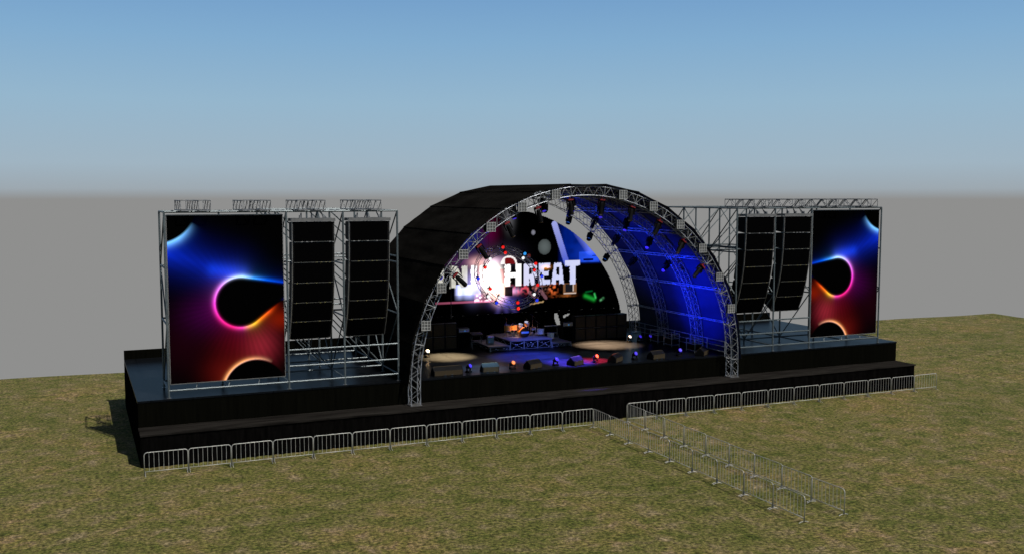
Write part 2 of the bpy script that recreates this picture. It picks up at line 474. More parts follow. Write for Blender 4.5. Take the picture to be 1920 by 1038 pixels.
def led_colour(x, z):
    c = [0.0, 0.0, 0.0]
    def add(col, k):
        for i in range(3): c[i] += col[i] * k
    def g2(cx, cz, rx, rz, p=1.0): return math.exp(-(((x - cx) / rx) ** 2 + ((z - cz) / rz) ** 2) ** p)
    nz = vnoise(x * 3, z * 3, 1); n2 = vnoise(x * 8, z * 8, 2)
    # upper haze
    add((.07, .0, .02), g2(-1.0, 10.5, .6, .9)); add((.01, .015, .16), g2(-2.6, 10.0, 1.0, .8)); add((.10, .10, .11), g2(.45, 11.4, .35, .8))
    add((.020, .018, .035), g2(-.2, 8.9, 1.3, .7)); add((.9, .5, .42), .8 * g2(-1.95, 8.4, .6, .32)); add((.08, .02, .10), .8 * g2(-2.9, 8.5, 1.2, .5))
    add((.5, .28, .45), g2(-.6, 8.5, .9, .25))
    # blue area with beams, upper right
    if 4.2 < x and 8.0 < z:
        k = max(0, min(1, (x - 4.2) * 1.6)) * max(0, min(1, (z - 8.05) * 4))
        add((.0, .012, .20), k * (.6 + .6 * nz)); add((.02, .06, .55), k * .8 * g2(7.2, 8.8, 1.1, .7))
    d, t = seg(x, z, 3.95, 10.95, 4.95, 8.1)
    if d < .22: add((.35 - .28 * t, .38 - .28 * t, .80 - .35 * t), .95)
    d, t = seg(x, z, 6.0, 10.4, 6.9, 9.2)
    if d < .55: add((.16, .20, .62), 1 - d / .6)
    if rect(x, z, 5.9, 7.6, 8.15, 8.95): add((.01, .05, .45), .6 + .5 * nz)
    if rect(x, z, 6.3, 7.1, 8.3, 8.42) or rect(x, z, 7.0, 7.6, 8.6, 8.68): c = [.0, .0, .05]
    # out of focus discs
    for cx, cz, rx, rz, col in ((3.17, 9.35, .50, .55, (.10, .12, .12)), (2.29, 10.38, .16, .18, (.22, .22, .27)), (1.95, 8.75, .15, .15, (.12, .02, .015)), (5.3, 10.6, .1, .1, (.2, .22, .5))):
        q = ((x - cx) / rx) ** 2 + ((z - cz) / rz) ** 2
        if q < 1: add(col, 1 - .5 * q)
    # band on the pictured stage
    if 5.75 < z < 6.8:
        add((.75, .14, .03), 1.3 * g2(3.85, 6.40, .30, .42) * max(0, n2 * 2 - .7)); add((.35, .10, .02), g2(5.0, 5.85, .5, .12) * n2)
        add((.8, .05, .10), 1.1 * g2(1.4, 6.45, 1.0, .28) * max(0, n2 * 2 - .8)); add((.5, .25, .2), .9 * g2(2.6, 6.45, .7, .22) * max(0, n2 * 2 - .7))
        add((.9, .5, .9), .8 * g2(.75, 6.35, .45, .22))
    d, _ = seg(x, z, 2.0, 6.2, 2.6, 5.7); d2, _ = seg(x, z, 2.9, 6.25, 3.3, 5.75)
    if d < .12 or d2 < .12: add((.16, .07, .09), 1)
    d, _ = seg(x, z, 2.05, 5.35, 3.1, 5.5)
    if d < .05: add((.4, .26, .12), 1)
    # brown amplifier shape
    if rect(x, z, 4.65, 5.75, 5.95, 6.72):
        c = [.20, .09, .04]
        if rect(x, z, 4.85, 5.5, 6.12, 6.68): c = [.01, .01, .014]
        if rect(x, z, 5.42, 5.52, 6.15, 6.66) or rect(x, z, 4.72, 5.7, 5.96, 6.03): c = [.6, .48, .42]
    # green patch
    d, _ = seg(x, z, 6.45, 5.78, 7.15, 5.5); add((.01, .30, .03), math.exp(-(d / .14) ** 2)); 
    d, _ = seg(x, z, 6.5, 6.05, 7.0, 6.1); add((.0, .10, .02), math.exp(-(d / .05) ** 2))
    d, _ = seg(x, z, 7.2, 5.9, 7.3, 5.6); add((.05, .55, .12), math.exp(-(d / .06) ** 2))
    d, _ = seg(x, z, 7.7, 5.4, 7.95, 5.55); add((.08, .30, .12), math.exp(-(d / .07) ** 2) * n2 * 1.6)
    # red cap with white brim
    q = math.hypot((x - .42) / .62, (z - 8.25) / .55)
    if z > 8.2 and q < 1: c = [.16, .006, .008] if (x > .12 and q < .78) else [1, .93, .92]
    # drummer in blue-white light and the stage edge line
    if 5.75 < z < 6.9 and -3.7 < x < -1.7:
        k = max(0, min(1, (x + 3.65) * 3)) * (.55 + .9 * vnoise(x * 4, z * 1.6, 4)) * (1 - max(0, (x + 2.5)) * .6) * min(1, (z - 5.8) * 2)
        add((.75, .82, 1.5), max(0, k) * (1.1 if z > 6.2 else .6))
    if -2.2 < x < -.9 and 5.6 < z < 6.3: add((1.0, .35, .55), .7 * n2 + .1); 
    if -2.2 < x < -.9 and 5.75 < z < 6.2 and n2 > .55: add((1, 1, 1), .8)
    if z < 5.78 and z > 5.60 and -5 < x < -.6: add((.55, .12, .22), .4 + .6 * (x + 5) / 4.4)
    if z < 5.66 and -5 < x < .2: c = [v * .04 for v in c]
    # violet stage beams under the ring
    if z < 6.1:
        for bx in (-.35, .25, .8):
            d, t = seg(x, z, -.1 + bx * .3, 6.0, bx * 1.5, 4.4); add((.10, .08, .38), math.exp(-(d / .18) ** 2) * (1 - t) * .9)
        add((.06, .05, .35), g2(.1, 5.6, .9, .35))
    # letters
    L = letters(x, z)
    if L == 1: k = .7 + .2 * n2; c = [.80 * k, .78 * k, .68 * k]
    if L == 2: c = [1.2, 1.18, 1.15]
    if L == 3: c = [.60 + .08 * n2, .63 + .07 * n2, .95]
    if L == 3 and x < 2.6: c = [.72, .72, .95]
    add((1.0, .35, .05), 1.0 * g2(3.25, 7.92, .32, .14)) if (L == 0 or z > 7.6) and 2.8 < x < 3.9 else None
    # blown-out centre light
    k = g2(-.85, 7.3, .78, 1.05, 2.0)
    add((3.0, 2.8, 2.7), k); k = g2(-.35, 6.35, .55, .75, 1.4); add((2.6, 1.5, 1.15), k)
    add((1.3, .7, .6), .8 * g2(-1.35, 7.4, .75, .9)); add((.5, .5, 1.2), .8 * g2(-2.25, 6.9, .5, .8))
    if -.35 < x < .12 and 6.9 < z < 7.9 and L == 0: c = [c[0], c[1] * .55, c[2] * .55]
    if .1 < x < .7 and 6.0 < z < 6.65: c = [v * .03 for v in c]
    return c
def grid_screen(name, parent, y, cells, colour, cell):
    """LED tiles: one small square face each, coloured by an attribute"""
    g = MB(); idx = {}
    cols = []
    for (i, j) in cells:
        f = []
        for di, dj in ((0, 0), (1, 0), (1, 1), (0, 1)):
            k = (i + di, j + dj)
            if k not in idx: idx[k] = len(g.v); g.v.append((k[0] * cell[0] + cell[2], y, k[1] * cell[1] + cell[3]))
            f.append(idx[k])
        g.f.append(tuple(f)); g.mi.append(0)
    o = g.build(name, M['led'], parent)
    ca = o.data.color_attributes.new('Col', 'FLOAT_COLOR', 'POINT')
    buf = []
    for v in g.v: c = colour(v[0], v[2]); buf += [c[0], c[1], c[2], 1]
    ca.data.foreach_set('color', buf)
    return o
lw = thing('video_wall', 'round-topped video wall at the rear of the stage showing a concert and white capitals', 'video wall', (0, SY, H2), absolute=True)
C = .06; C2 = .045
cells = [(i, j) for i in range(-226, 226) for j in range(107, 273) if math.hypot((i + .5) * C2, (j + .5) * C2 - SC) < SR]
grid_screen('display', lw, SY, cells, led_colour, (C2, C2, 0, 0))
g = MB()
for j in range(80, 204):                                            # thin back casing, in horizontal bands
    z0, z1 = j * C, (j + 1) * C; w = math.sqrt(max(.01, SR ** 2 - ((z0 + z1) / 2 - SC) ** 2))
    g.box(-w, w, SY + .02, SY + .16, z0, z1)
g.build('casing', M['black'], lw)
bd = thing('backdrop_curtain', 'black backdrop curtain below the video wall with two gaps showing daylight', 'curtain', (0, SY, H2), absolute=True)
g = MB()
for i in range(-162, 162):
    for j in range(49, 80):
        x, z = (i + .5) * C, (j + .5) * C
        if z < H2 or math.hypot(x, z - SC) > SR or inpoly(x, z, SLIT) or inpoly(x, z, TRI): continue
        w = lambda xx: SY + .04 * math.sin(xx * 7) + .03 * math.sin(xx * 17)
        x0, x1, z0, z1 = i * C, (i + 1) * C, j * C, (j + 1) * C
        g.add([(x0, w(x0), z0), (x1, w(x1), z0), (x1, w(x1), z1), (x0, w(x0), z1)], [(0, 1, 2, 3)])
g.build('cloth', M['skirt'], bd)
g = MB(); g.bar((-9.3, SY + .1, 4.82), (9.3, SY + .1, 4.82), .04); g.build('rail', M['black'], bd)

# ------------------------------------------------------------------ circular truss with lamps in front of the video wall
M['ringm'] = mat('ring_truss_steel', (.34, .36, .44), .35, .8)
def ring(label, cx, cy, cz, Rr_, tilt, lamps, group, wd=.22):
    t = thing('circular_truss', label, 'lighting truss', (cx, cy, cz), group=group); t.rotation_euler = (R(tilt), 0, 0)
    g = MB(); l = MB(); n = 48
    P = lambda k, dr, dy: Vector(((Rr_ + dr) * math.cos(2 * math.pi * k / n), dy, (Rr_ + dr) * math.sin(2 * math.pi * k / n)))
    for dr, dy in ((-wd / 2, 0), (wd / 2, 0), (0, wd * .8)):
        g.tube([P(k, dr, dy) for k in range(n + 1)], .018, 5)
    for k in range(n):
        a, b = ((-wd / 2, 0), (wd / 2, 0)); 
        if k % 2: a, b = b, a
        l.bar(P(k, *a), P(k + 1, *b), .012, 4); l.bar(P(k, *a), P(k + 1, 0, wd * .8), .012, 4)
    c = g.build('chords', M['ringm'], t); l.build('lacing', M['ringm'], c)
    for k in range(3):
        h = MB(); a = R(50 + 40 * k); p = Vector((Rr_ * math.cos(a), .1, Rr_ * math.sin(a)))
        M4 = Matrix.Rotation(R(-tilt), 4, 'X'); up = M4 @ Vector((0, 0, 1)); top = 13.0 - cz
        w0 = Matrix.Rotation(R(tilt), 4, 'X') @ p
        L = max(.2, math.sqrt(max(0, 10.2 ** 2 - (cx + w0.x) ** 2)) + CZ - cz - w0.z)
        h.bar(p, p + up * L, .006, 4); h.build('suspension_wire', M['black'], t)
    return t
RING = [(-.45, 11.5, 7.55)]
ring('large outer ring truss hung before the video wall', -.45, 11.5, 7.50, 2.34, -33, 0, 'ring trusses before the video wall')
ring('smaller inner ring truss hung before the video wall', -.38, 11.35, 7.50, 1.90, -33, 0, 'ring trusses before the video wall', .26)
parn = {'red': M['red_on'], 'sky blue': M['cyan_on'], 'deep blue': M['blue_on'], 'white': M['white_on']}
def par(color, label, loc):
    t = thing('par_lamp', label, 'lamp', loc, group='coloured lamps around the ring trusses')
    g = MB(); g.bar((0, .16, .06), (0, -.04, 0), .10, 10, .13); g.build('can', M['black'], t)
    g = MB(); g.bar((0, -.04, 0), (0, -.10, 0), .12, 10, .09); g.build('lens', parn[color], t)
    g = MB(); g.box(-.02, .02, 0, .1, .1, .26); g.build('bracket', M['black'], t)
pos_word = {90: 'top', 45: 'upper right', 0: 'right', -45: 'lower right', -90: 'bottom', -135: 'lower left', 180: 'left', 135: 'upper left'}
CT, SN = math.cos(R(-33)), math.sin(R(-33))
for rr, nm, seq, c0 in ((2.34, 'outer', {90: 'red', 50: 'sky blue', 130: 'sky blue', 25: 'red', 0: 'deep blue', 180: 'deep blue', -50: 'deep blue', -90: 'red', -128: 'deep blue', -145: 'white'}, -.45),
                        (1.90, 'inner', {90: 'red', 50: 'white', 130: 'white', 155: 'red', -90: 'red', -45: 'white', -130: 'white', -155: 'red', 15: 'red', -20: 'red'}, -.38)):
    words = {90: 'at its top', 50: 'at its upper right', 130: 'at its upper left', 25: 'at its right above the blue one', 0: 'at its right', 180: 'at its left', -50: 'at its lower right',
             -90: 'at its bottom', -128: 'at its lower left', -145: 'left of the lower left blue one', 155: 'at its left, above the middle', -45: 'at its lower right', -130: 'at its lower left',
             -155: 'at its left, below the middle', 15: 'at its right, above the middle', -20: 'at its right, below the middle'}
    for a, c in seq.items():
        x, z = rr * math.cos(R(a)), rr * math.sin(R(a))
        par(c, f'{c} lamp on the {nm} ring truss, {words[a]}', (c0 + x, 11.4 - z * SN - .22, 7.5 + z * CT))

# ------------------------------------------------------------------ side scaffold towers, trusses, screens, line arrays
TZ = 12.16
def tower(s):
    side = 'left' if s < 0 else 'right'
    t = thing('scaffold_tower', f'grey steel pipe scaffold tower on the {side} wing of the stage', 'scaffold', (s * 17.15, 5, H2), group='scaffold towers on the stage wings', absolute=True)
    XS = [11.19, 14.17, 17.15, 20.13, 23.12]; YS = [2.0, 5.0, 8.0, 10.9]; LV = [3.28, 6.60, 9.38, TZ]
    r = .056
    def part(nm, a, b, rr=r):
        g = MB(); g.bar(a, b, rr, 7); return g.build(nm, M['pipe'], t)
    for i, x in enumerate(XS):
        ys = YS if i < 3 else YS[:2]
        for y in ys:
            if i == 3 and y == 2.0: continue
            o = part('upright', (s * x, y, H2), (s * x, y, TZ))
            g = MB(); g.box(s * x - .1, s * x + .1, y - .1, y + .1, H2, H2 + .012); g.build('base_plate', M['steel'], o)
        for z in LV: part('ledger', (s * x, 2.0 if i != 3 else 2.45, z), (s * x, ys[-1], z), .045)
    for y in YS:
        x1 = 23.12 if y < 6 else 17.15
        for z in LV:
            if y == 2.0 and z in LV[1:3]: continue                # the front face is left open for screen and arrays
            part('ledger', (s * 11.19, y, z), (s * x1, y, z), .05)
    for z in (4.10, 4.95): part('guard_rail', (s * 11.19, 2.0, z), (s * 17.15, 2.0, z), .048)
    part('ledger', (s * 11.19, 2.0, 9.70), (s * 11.19, 10.9, 9.70), .045)
    for y in YS[1:]:                                             # braces in the bays behind the arrays
        for k in range(3):
            for (xa, xb) in ((17.15, 14.17), (14.17, 11.19)):
                part('brace', (s * xa, y, LV[k + 1]), (s * xb, y, LV[k]), .036)
    for x in XS[:3] + XS[4:]:
        bays = 3 if x < 18 else 1
        for k in range(3):
            for b in range(bays):
                y0, y1 = YS[b], YS[b + 1]
                if (b + k) % 2: y0, y1 = y1, y0
                part('brace', (s * x, y0, LV[k + 1]), (s * x, y1, LV[k]), .036)
    for i, xc in enumerate((21.65, 18.7, 15.9, 12.9)):           # pairs of short box trusses across the top
        for d in (-.43, .43):
            x = s * (xc + d)
            pl = ['outermost', 'second', 'third', 'innermost'][i]
            which = 'outer' if d > 0 else 'inner'
            b = thing('box_truss', f'short box truss atop the {side} scaffold tower, {which} one of the {pl} pair', 'truss', (x, 3.2, TZ + .05), group='short box trusses on the tower tops', absolute=True)
            g = MB(); g.truss((x, 1.6, TZ + .32), (x, 4.7, TZ + .32), .56, .48, r=.030, rl=.020, bay=.52); g.build('truss_frame', M['alud'], b)
            for y in (2.0, 4.55):
                g = MB(); g.box(x - .3, x + .3, y - .05, y + .05, TZ + .045, TZ + .065); g.build('clamp', M['chrome'], b)
    return t
tower(-1); tower(1)

def screen_colour(xr, zr):
    """xr metres from the outer edge, zr metres down from the top; abstract glowing artwork"""
    c = [0., 0., 0.]
    def add(col, k):
        for i in range(3): c[i] += col[i] * k
    # drop shape: big circle joined to a far small one on the inner edge
    cx, cz, r1 = 3.50, 4.42, 1.28
    dx, dz, r2 = 6.45, 3.66, .02
    vx, vz = dx - cx, dz - cz; L = math.hypot(vx, vz); ux, uz = vx / L, vz / L
    px, pz = xr - cx, zr - cz
    along = px * ux + pz * uz; per = -px * uz + pz * ux          # per>0 below the axis
    b = (r1 - r2) / L; a = math.sqrt(1 - b * b); ap = abs(per)
    k = -b * ap + a * along if False else ap * -b + along * a
    if k < 0: d = math.hypot(px, pz) - r1
    elif k > a * L: d = math.hypot(along - L, ap) - r2
    else: d = ap * a + along * b - r1
    th = math.degrees(math.atan2(-pz, px)) % 360                  # 90 = top
    # colour of the rim
    stops = [(0, (.0, .05, 1.), .0), (20, (.0, .05, 1.), .45), (40, (.0, .12, 1.), .9), (62, (.05, .35, 1), 1.2), (85, (.45, .72, 1), 1.4), (115, (.6, .6, 1), 1.25),
             (140, (.9, .25, 1), 1.1), (180, (1, .06, .75), 1.1), (215, (1, .02, .35), 1.1), (250, (1, .02, .25), 1.1), (272, (1, .05, .45), 1.1),
             (286, (1, .35, .12), 1.3), (300, (1, .55, .03), 1.3), (318, (1, .22, .01), 1.2), (338, (1, .10, .01), 1.0), (352, (.6, .03, .0), .2), (360, (.0, .0, .0), 0)]
    for (t0, c0, k0), (t1, c1, k1) in zip(stops, stops[1:]):
        if t0 <= th <= t1:
            f = (th - t0) / (t1 - t0); rim = [c0[i] * (1 - f) + c1[i] * f for i in range(3)]; kr = k0 * (1 - f) + k1 * f; break
    ray = 1 + .10 * math.sin(th * 1.1)
    if d > 0:
        add(rim, kr * 1.15 * math.exp(-(d / .105) ** 1.4)); add(rim, .10 * kr * math.exp(-d / .26))
        top = max(0, math.sin(R(th))); bot = max(0, -math.sin(R(th)))
        # blue sweep from the upper outer corner to the drop
        dl, t = seg(xr, zr, -.2, 1.75, 3.0, 3.0)
        add((.001, .014, .42), ray * math.exp(-(dl / .50) ** 1.5) * (1 - .45 * math.sin(math.pi * t))); add((.0008, .004, .075), math.exp(-(dl / 1.1) ** 2))
        dl, t = seg(xr, zr, 2.2, 2.75, 3.6, 2.95); add((.003, .05, .7), .45 * math.exp(-(dl / .34) ** 2))
        # magenta haze on the outer side and red haze below
        q = math.hypot((xr - 1.9) / 1.2, (zr - 4.9) / .9); add((.028, .0, .030), math.exp(-q * q) * ray)
        q = math.hypot((xr - 3.3) / 1.15, (zr - 6.5) / .95); add((.060, .0008, .003), math.exp(-q * q) * ray)
        q = math.hypot((xr - 4.5) / .8, (zr - 6.7) / .9); add((.20, .012, .022), math.exp(-q * q) * ray)
        q = math.hypot((xr - 2.5) / .9, (zr - 7.9) / .8); add((.055, .002, .0015), math.exp(-q * q))
        q = math.hypot((xr - .6) / 1.2, (zr - 6.4) / 1.5); add((.008, .0, .002), math.exp(-q * q))
        q = math.hypot((xr - 5.5) / .7, (zr - 5.4) / .5); add((.16, .006, .0), math.exp(-q * q))
    else:
        c = [0, 0, 0]; add(rim, kr * 1.1 * math.exp(d / .028))
    # dark disc in the upper outer corner with a pale blue rim
    d = math.hypot(xr + .55, zr + .60) - 2.02
    if d < 0: c = [v * max(0, 1 + d * 12) for v in c]
    t = math.degrees(math.atan2(zr + .6, xr + .55))
    kk = max(0, min(1, (t - 28) / 30))
    if d > 0: add((.22, .62, 1), kk * 1.15 * math.exp(-(d / .17) ** 1.4)); add((.0, .05, .8), kk * .5 * math.exp(-d / .32))
    elif d > -.09: add((.22, .62, 1), kk * (1 + d / .09))
    # dark disc at the bottom edge with a cream and orange rim
    d = math.hypot(xr - 4.15, (zr - 9.0)) - 1.62
    if d < 0: c = [v * max(0, 1 + d * 12) for v in c]
    t = math.degrees(math.atan2(9.0 - zr, xr - 4.15))
    kk = max(0, min(1, (t - 58) / 52))
    if d > 0: add((1, .55 - .10 * kk, .34 - .18 * kk), kk ** .8 * 1.35 * math.exp(-(d / .085) ** 1.4)); add((.5, .04, .012), kk * .28 * math.exp(-d / .25))
    elif d > -.06: add((1, .55, .4), kk * (1 + d / .06))
    return c
def video_screen(s):
    side = 'left' if s < 0 else 'right'
    x0, x1, z0, z1 = 17.33, 23.0, 3.60, 11.98
    t = thing('video_screen', f'tall video screen with a glowing black drop design on the {side} wing of the stage', 'screen', (s * 20.16, 2.12, 3.6), group='tall video screens on the wings', absolute=True)
    nx, nz = 176, 260; cw = (x1 - x0) / nx; chh = (z1 - z0) / nz
    X0 = x0 if s > 0 else -x1
    f = lambda x, z: screen_colour(x1 - abs(x), z1 - z)
    grid_screen('display', t, 2.10, [(i, j) for i in range(nx) for j in range(nz)], f, (cw, chh, X0, z0))
    g = MB(); g.box(X0 - .0, X0 + x1 - x0, 2.115, 2.32, z0, z1); g.build('casing', M['black'], t)
    g = MB()
    for a, b, c_, d in ((X0 - .035, X0, z0 - .03, z1 + .03), (X0 + x1 - x0, X0 + x1 - x0 + .035, z0 - .03, z1 + .03)): g.box(a, b, 2.09, 2.32, c_, d)
    g.box(X0, X0 + x1 - x0, 2.09, 2.32, z1, z1 + .05); g.box(X0, X0 + x1 - x0, 2.09, 2.32, z0 - .04, z0)
    g.build('frame', M['steel'], t)
    for xx in (18.6, 20.1, 21.7):
        g = MB(); g.bar((s * xx, 2.22, z0 - .03), (s * xx - .12, 2.05, 3.3), .025); g.build('bracket', M['pipe'], t)
video_screen(-1); video_screen(1)

M['seam'] = mat('dark_seam_metal', (.085, .085, .08), .4, .5)
def line_array(xc, label, group):
    t = thing('line_array', label, 'speaker array', (xc, 2.2, 11.8), group=group, absolute=True)
    hw = 1.08; D = .95; h = 1.075
    g = MB(); g.box(xc - hw - .07, xc + hw + .07, 1.66, 1.78, 11.64, 11.80); g.box(xc - hw - .07, xc + hw + .07, 2.5, 2.62, 11.64, 11.80)
    for sx in (-1, 1): g.box(min(xc + sx * hw, xc + sx * (hw - .1)), max(xc + sx * hw, xc + sx * (hw - .1)), 1.78, 2.5, 11.66, 11.78)
    bf = g.build('bumper_frame', M['steel'], t)
    for sx in (-.62, 0, .62):
        g = MB(); g.bar((xc + sx, 2.0, 11.78), (xc + sx * .8, 2.3, 12.2), .03); g.bar((xc + sx + .12, 2.3, 11.78), (xc + sx * .8, 2.3, 12.2), .02)
        g.box(xc + sx - .05, xc + sx + .05, 1.95, 2.1, 11.8, 11.95); g.build('hoist_bracket', M['alud'], bf)
    p = Vector((xc, 1.72, 11.62))
    for k, tl in enumerate((1, 3, 6, 11, 17, 25)):
        m4 = Matrix.Translation(p) @ Matrix.Rotation(R(tl), 4, 'X')
        g = MB(); hh = h - .03
        g.prism([(.04, -.015), (.04, -hh), (D * .9, -hh * .93), (D, -hh * .84), (D, -hh * .12), (D * .9, -.03)][::-1], -hw, hw, m4)
        b = g.build('cabinet', M['black'], t)
        g = MB(); g.box(-hw + .10, hw - .10, 0, .04, -hh + .045, -.055, m4); g.build('grille', M['blackm'], b)
        for sx in (-1, 1):
            g = MB(); a, c_ = sorted((sx * hw, sx * (hw + .035)))
            g.box(a, c_, .02, .13, -hh, -.0, m4); g.build('rigging_plate', M['steel'], b)
        g = MB(); g.box(-hw + .06, hw - .06, -.008, .03, -hh - .006, -hh + .022, m4); g.build('seam_strip', M['seam'], b)
        for sx in random.sample([-.85, -.6, -.35, -.1, .15, .4, .65, .85], 4):
            g = MB(); g.box(sx - .05, sx + .05, -.02, -.009, -hh - .01, -hh + .02, m4); g.build('latch', M['chrome'], b)
        p = m4 @ Vector((0, 0, -h)); 
for x, lb in ((-15.80, 'black six-cabinet line array beside the left video screen'), (-12.80, 'black six-cabinet line array on the left, nearer the arch'),
              (12.82, 'black six-cabinet line array on the right, nearer the arch'), (15.82, 'black six-cabinet line array beside the right video screen')):
    line_array(x, lb, 'hanging line arrays of black speakers')

# ------------------------------------------------------------------ crowd barriers
def make_barrier():
    t = thing('crowd_barrier', 'x', 'barrier')
    L, h, z0 = 1.94, 1.10, .20; r = .018; cr = .14
    pts = [(-L / 2, 0, .06)]
    for k in range(5):
        a = R(180 - 90 * k / 4); pts.append((-L / 2 + cr + cr * math.cos(a), 0, h - cr + cr * math.sin(a)))
    for k in range(5):
        a = R(90 - 90 * k / 4); pts.append((L / 2 - cr + cr * math.cos(a), 0, h - cr + cr * math.sin(a)))
    pts.append((L / 2, 0, .06))
    g = MB(); g.tube(pts, r, 6); g.bar((-L / 2, 0, z0), (L / 2, 0, z0), r * .85); g.build('frame', M['galv'], t, smooth=True)
    for k in range(8):
        x = -L / 2 + L * (k + 1) / 9
        g = MB(); g.bar((x, 0, z0), (x, 0, h), .0085, 5); g.build('bar', M['galv'], t)
    for s in (-1, 1):
        g = MB(); x = s * (L / 2 - .04); g.tube([(x, -.24, .015), (x, -.10, .06), (x, .10, .06), (x, .24, .015)], .012, 5); g.bar((x, 0, .07), (x, 0, .2), .018); g.build('foot', M['galv'], t)
    return t
b0 = make_barrier(); first = True
def place_barrier(x, y, rz, label, group):
    global first
    o = b0 if first else dup(b0); first = False
    o.location = (x, y, 0); o.rotation_euler = (R(random.uniform(-.6, .6)), 0, rz + R(random.uniform(-.7, .7))); o['label'] = label; o['group'] = group
for i in range(12): place_barrier(-24.58 + 1.977 * (i + .5), -1.36, 0, f'steel crowd barrier, {ORD[i]} from the left end of the stage-front row', 'crowd barriers along the left half of the stage')
for i in range(12): place_barrier(1.52 + 2.0 * (i + .5), -.98, 0, f'steel crowd barrier, {ORD[i]} right of the aisle along the stage front', 'crowd barriers along the right half of the stage')
for i in range(9): place_barrier(-.92 - .006 * i, -1.36 - 1.965 * (i + .5), R(90), f'steel crowd barrier, {ORD[i]} from the stage in the aisle left row', 'crowd barriers on the left of the aisle')
for i in range(9): place_barrier(1.52 - .05 * i, -.98 - 2.0 * (i + .5), R(91.4), f'steel crowd barrier, {ORD[i]} from the stage in the aisle right row', 'crowd barriers on the right of the aisle')

# ------------------------------------------------------------------ stage equipment
def make_wedge(w, label, x, y, rz):
    t = thing('floor_monitor', label, 'monitor speaker', (x, y, H2), rz, group='wedge monitors along the stage lip')
    g = MB(); g.prism([(-.26, 0), (.30, 0), (.30, .18), (-.02, .50), (-.26, .30)], -w / 2, w / 2); g.build('body', M['black'], t, bevel=.015)
    g = MB()
    m4 = Matrix.Translation((0, .155, .355)) @ Matrix.Rotation(R(-45), 4, 'X')
    g.box(-w / 2 + .05, w / 2 - .05, -.20, .20, -.012, .022, m4); g.build('grille', M['cab'], t)
    g = MB(); g.prism([(-.275, .02), (-.262, .02), (-.262, .29), (-.275, .29)], -w / 2 + .05, w / 2 - .05); g.build('rear_cloth', M['cab'], t)
    for dx in (-.2, .2): g = MB(); g.box(dx - .05, dx + .05, -.29, -.275, .03, .06); g.build('handle', M['chrome'], t)
for i, (x, w, rz) in enumerate(((-8.2, 1.75, 0), (-5.6, 1.0, -5), (-2.85, 1.05, 22), (-.05, 1.0, 28), (2.7, 1.0, 35), (5.6, 1.05, 12), (9.0, 1.1, 40))):
    make_wedge(w, ['wide dark wedge monitor beside the left foot of the front arch', 'dark wedge monitor in pale light, second from the left on the stage lip', 'dark wedge monitor turned right, third from the left on the stage lip',
        'wedge monitor in purple light near the middle of the stage lip', 'wedge monitor in red light on the stage lip', 'grey wedge monitor with a bright handle, second from the right on the stage lip',
        'wedge monitor by the right foot of the front arch'][i], x, 2.45, R(rz))
def floor_light(x, y, lens, label, yaw=0, tilt=60, sc=.86):
    t = thing('floor_light', label, 'stage light', (x, y, H2), R(yaw), group='moving lights standing on the stage floor')
    g = MB(); g.box(-.19 * sc, .19 * sc, -.16 * sc, .16 * sc, 0, .10 * sc); g.build('base', M['black'], t, bevel=.01)
    g = MB()
    for s in (-1, 1): g.box(s * .19 * sc - .02, s * .19 * sc + .02, -.05 * sc, .05 * sc, .1 * sc, .42 * sc)
    g.bar((-.19 * sc, 0, .38 * sc), (.19 * sc, 0, .38 * sc), .02)
    g.build('yoke', M['black'], t)
    m4 = Matrix.Translation((0, 0, .38 * sc)) @ Matrix.Rotation(R(tilt), 4, 'X')
    g = MB(); a = m4 @ Vector((0, 0, -.16 * sc)); b = m4 @ Vector((0, 0, .16 * sc)); g.bar(a, b, .12 * sc, 12, .16 * sc); hd = g.build('head', M['black'], t)
    c = m4 @ Vector((0, 0, .20 * sc)); g = MB(); g.bar(b, c, .145 * sc, 12, .11 * sc); g.build('lens', lens, hd)
for x, ln, lb, yw in ((-6.8, 'vio_on', 'violet floor light between the two leftmost monitors', 35), (-4.05, 'ora_on', 'orange floor light between the second and third monitors', 5),
                      (-1.25, 'vio_on', 'violet floor light between the third and fourth monitors', 20), (1.45, 'ora_on', 'orange floor light between the purple-lit and red-lit monitors', 25),
                      (4.2, 'vio_on', 'violet floor light right of the red-lit monitor', 10), (7.45, 'vio_on', 'violet floor light near the right end of the stage lip', 0)):
    floor_light(x, 2.7, M[ln], lb, yw, 62)
for x, y, ln, lb in ((7.6, 9.1, 'white_on', 'white floor light by the right speaker wall'), (8.3, 8.9, 'vio_on', 'dim violet floor light beside the white one at the right'),
                     (9.05, 8.8, 'vio_on', 'bright violet floor light third from the right speaker wall'), (9.55, 8.0, 'ora_on', 'orange floor light at the foot of the right side railing'),
                     (-7.25, 8.7, 'white_on', 'white floor light before the left speaker wall')):
    floor_light(x, y, M[ln], lb, 10, 50, .8)

def make_cab():
    t = thing('speaker_cabinet', 'x', 'speaker cabinet')
    g = MB(); g.box(-.41, .41, .02, .60, 0, .855); g.build('body', M['black'], t, bevel=.012)
    g = MB(); g.box(-.36, .36, -.01, .02, .06, .80); g.build('grille', M['cab'], t)
    g = MB(); g.box(-.38, .38, .0, .10, .857, .868); g.build('edge_highlight', M['steel'], t)  # light grey strip imitating the highlight along the top edge
    return t
c0 = make_cab(); fc = True
for s in (-1, 1):
    for row in (0, 1):
        for k in range(5):
            o = c0 if fc else dup(c0); fc = False
            o.location = (s * (4.78 + .835 * k), 11.0 + random.uniform(-.01, .01), H2 + row * .87)
            side = 'left' if s < 0 else 'right'; rw = 'lower' if row == 0 else 'upper'
            o['label'] = f'brown speaker cabinet, {rw} row of the {side} speaker wall, ' + ['next to the stage centre', 'second from the centre', 'third from the centre', 'fourth from the centre', 'farthest from the centre'][k]
            o['group'] = 'speaker cabinets stacked in two walls'
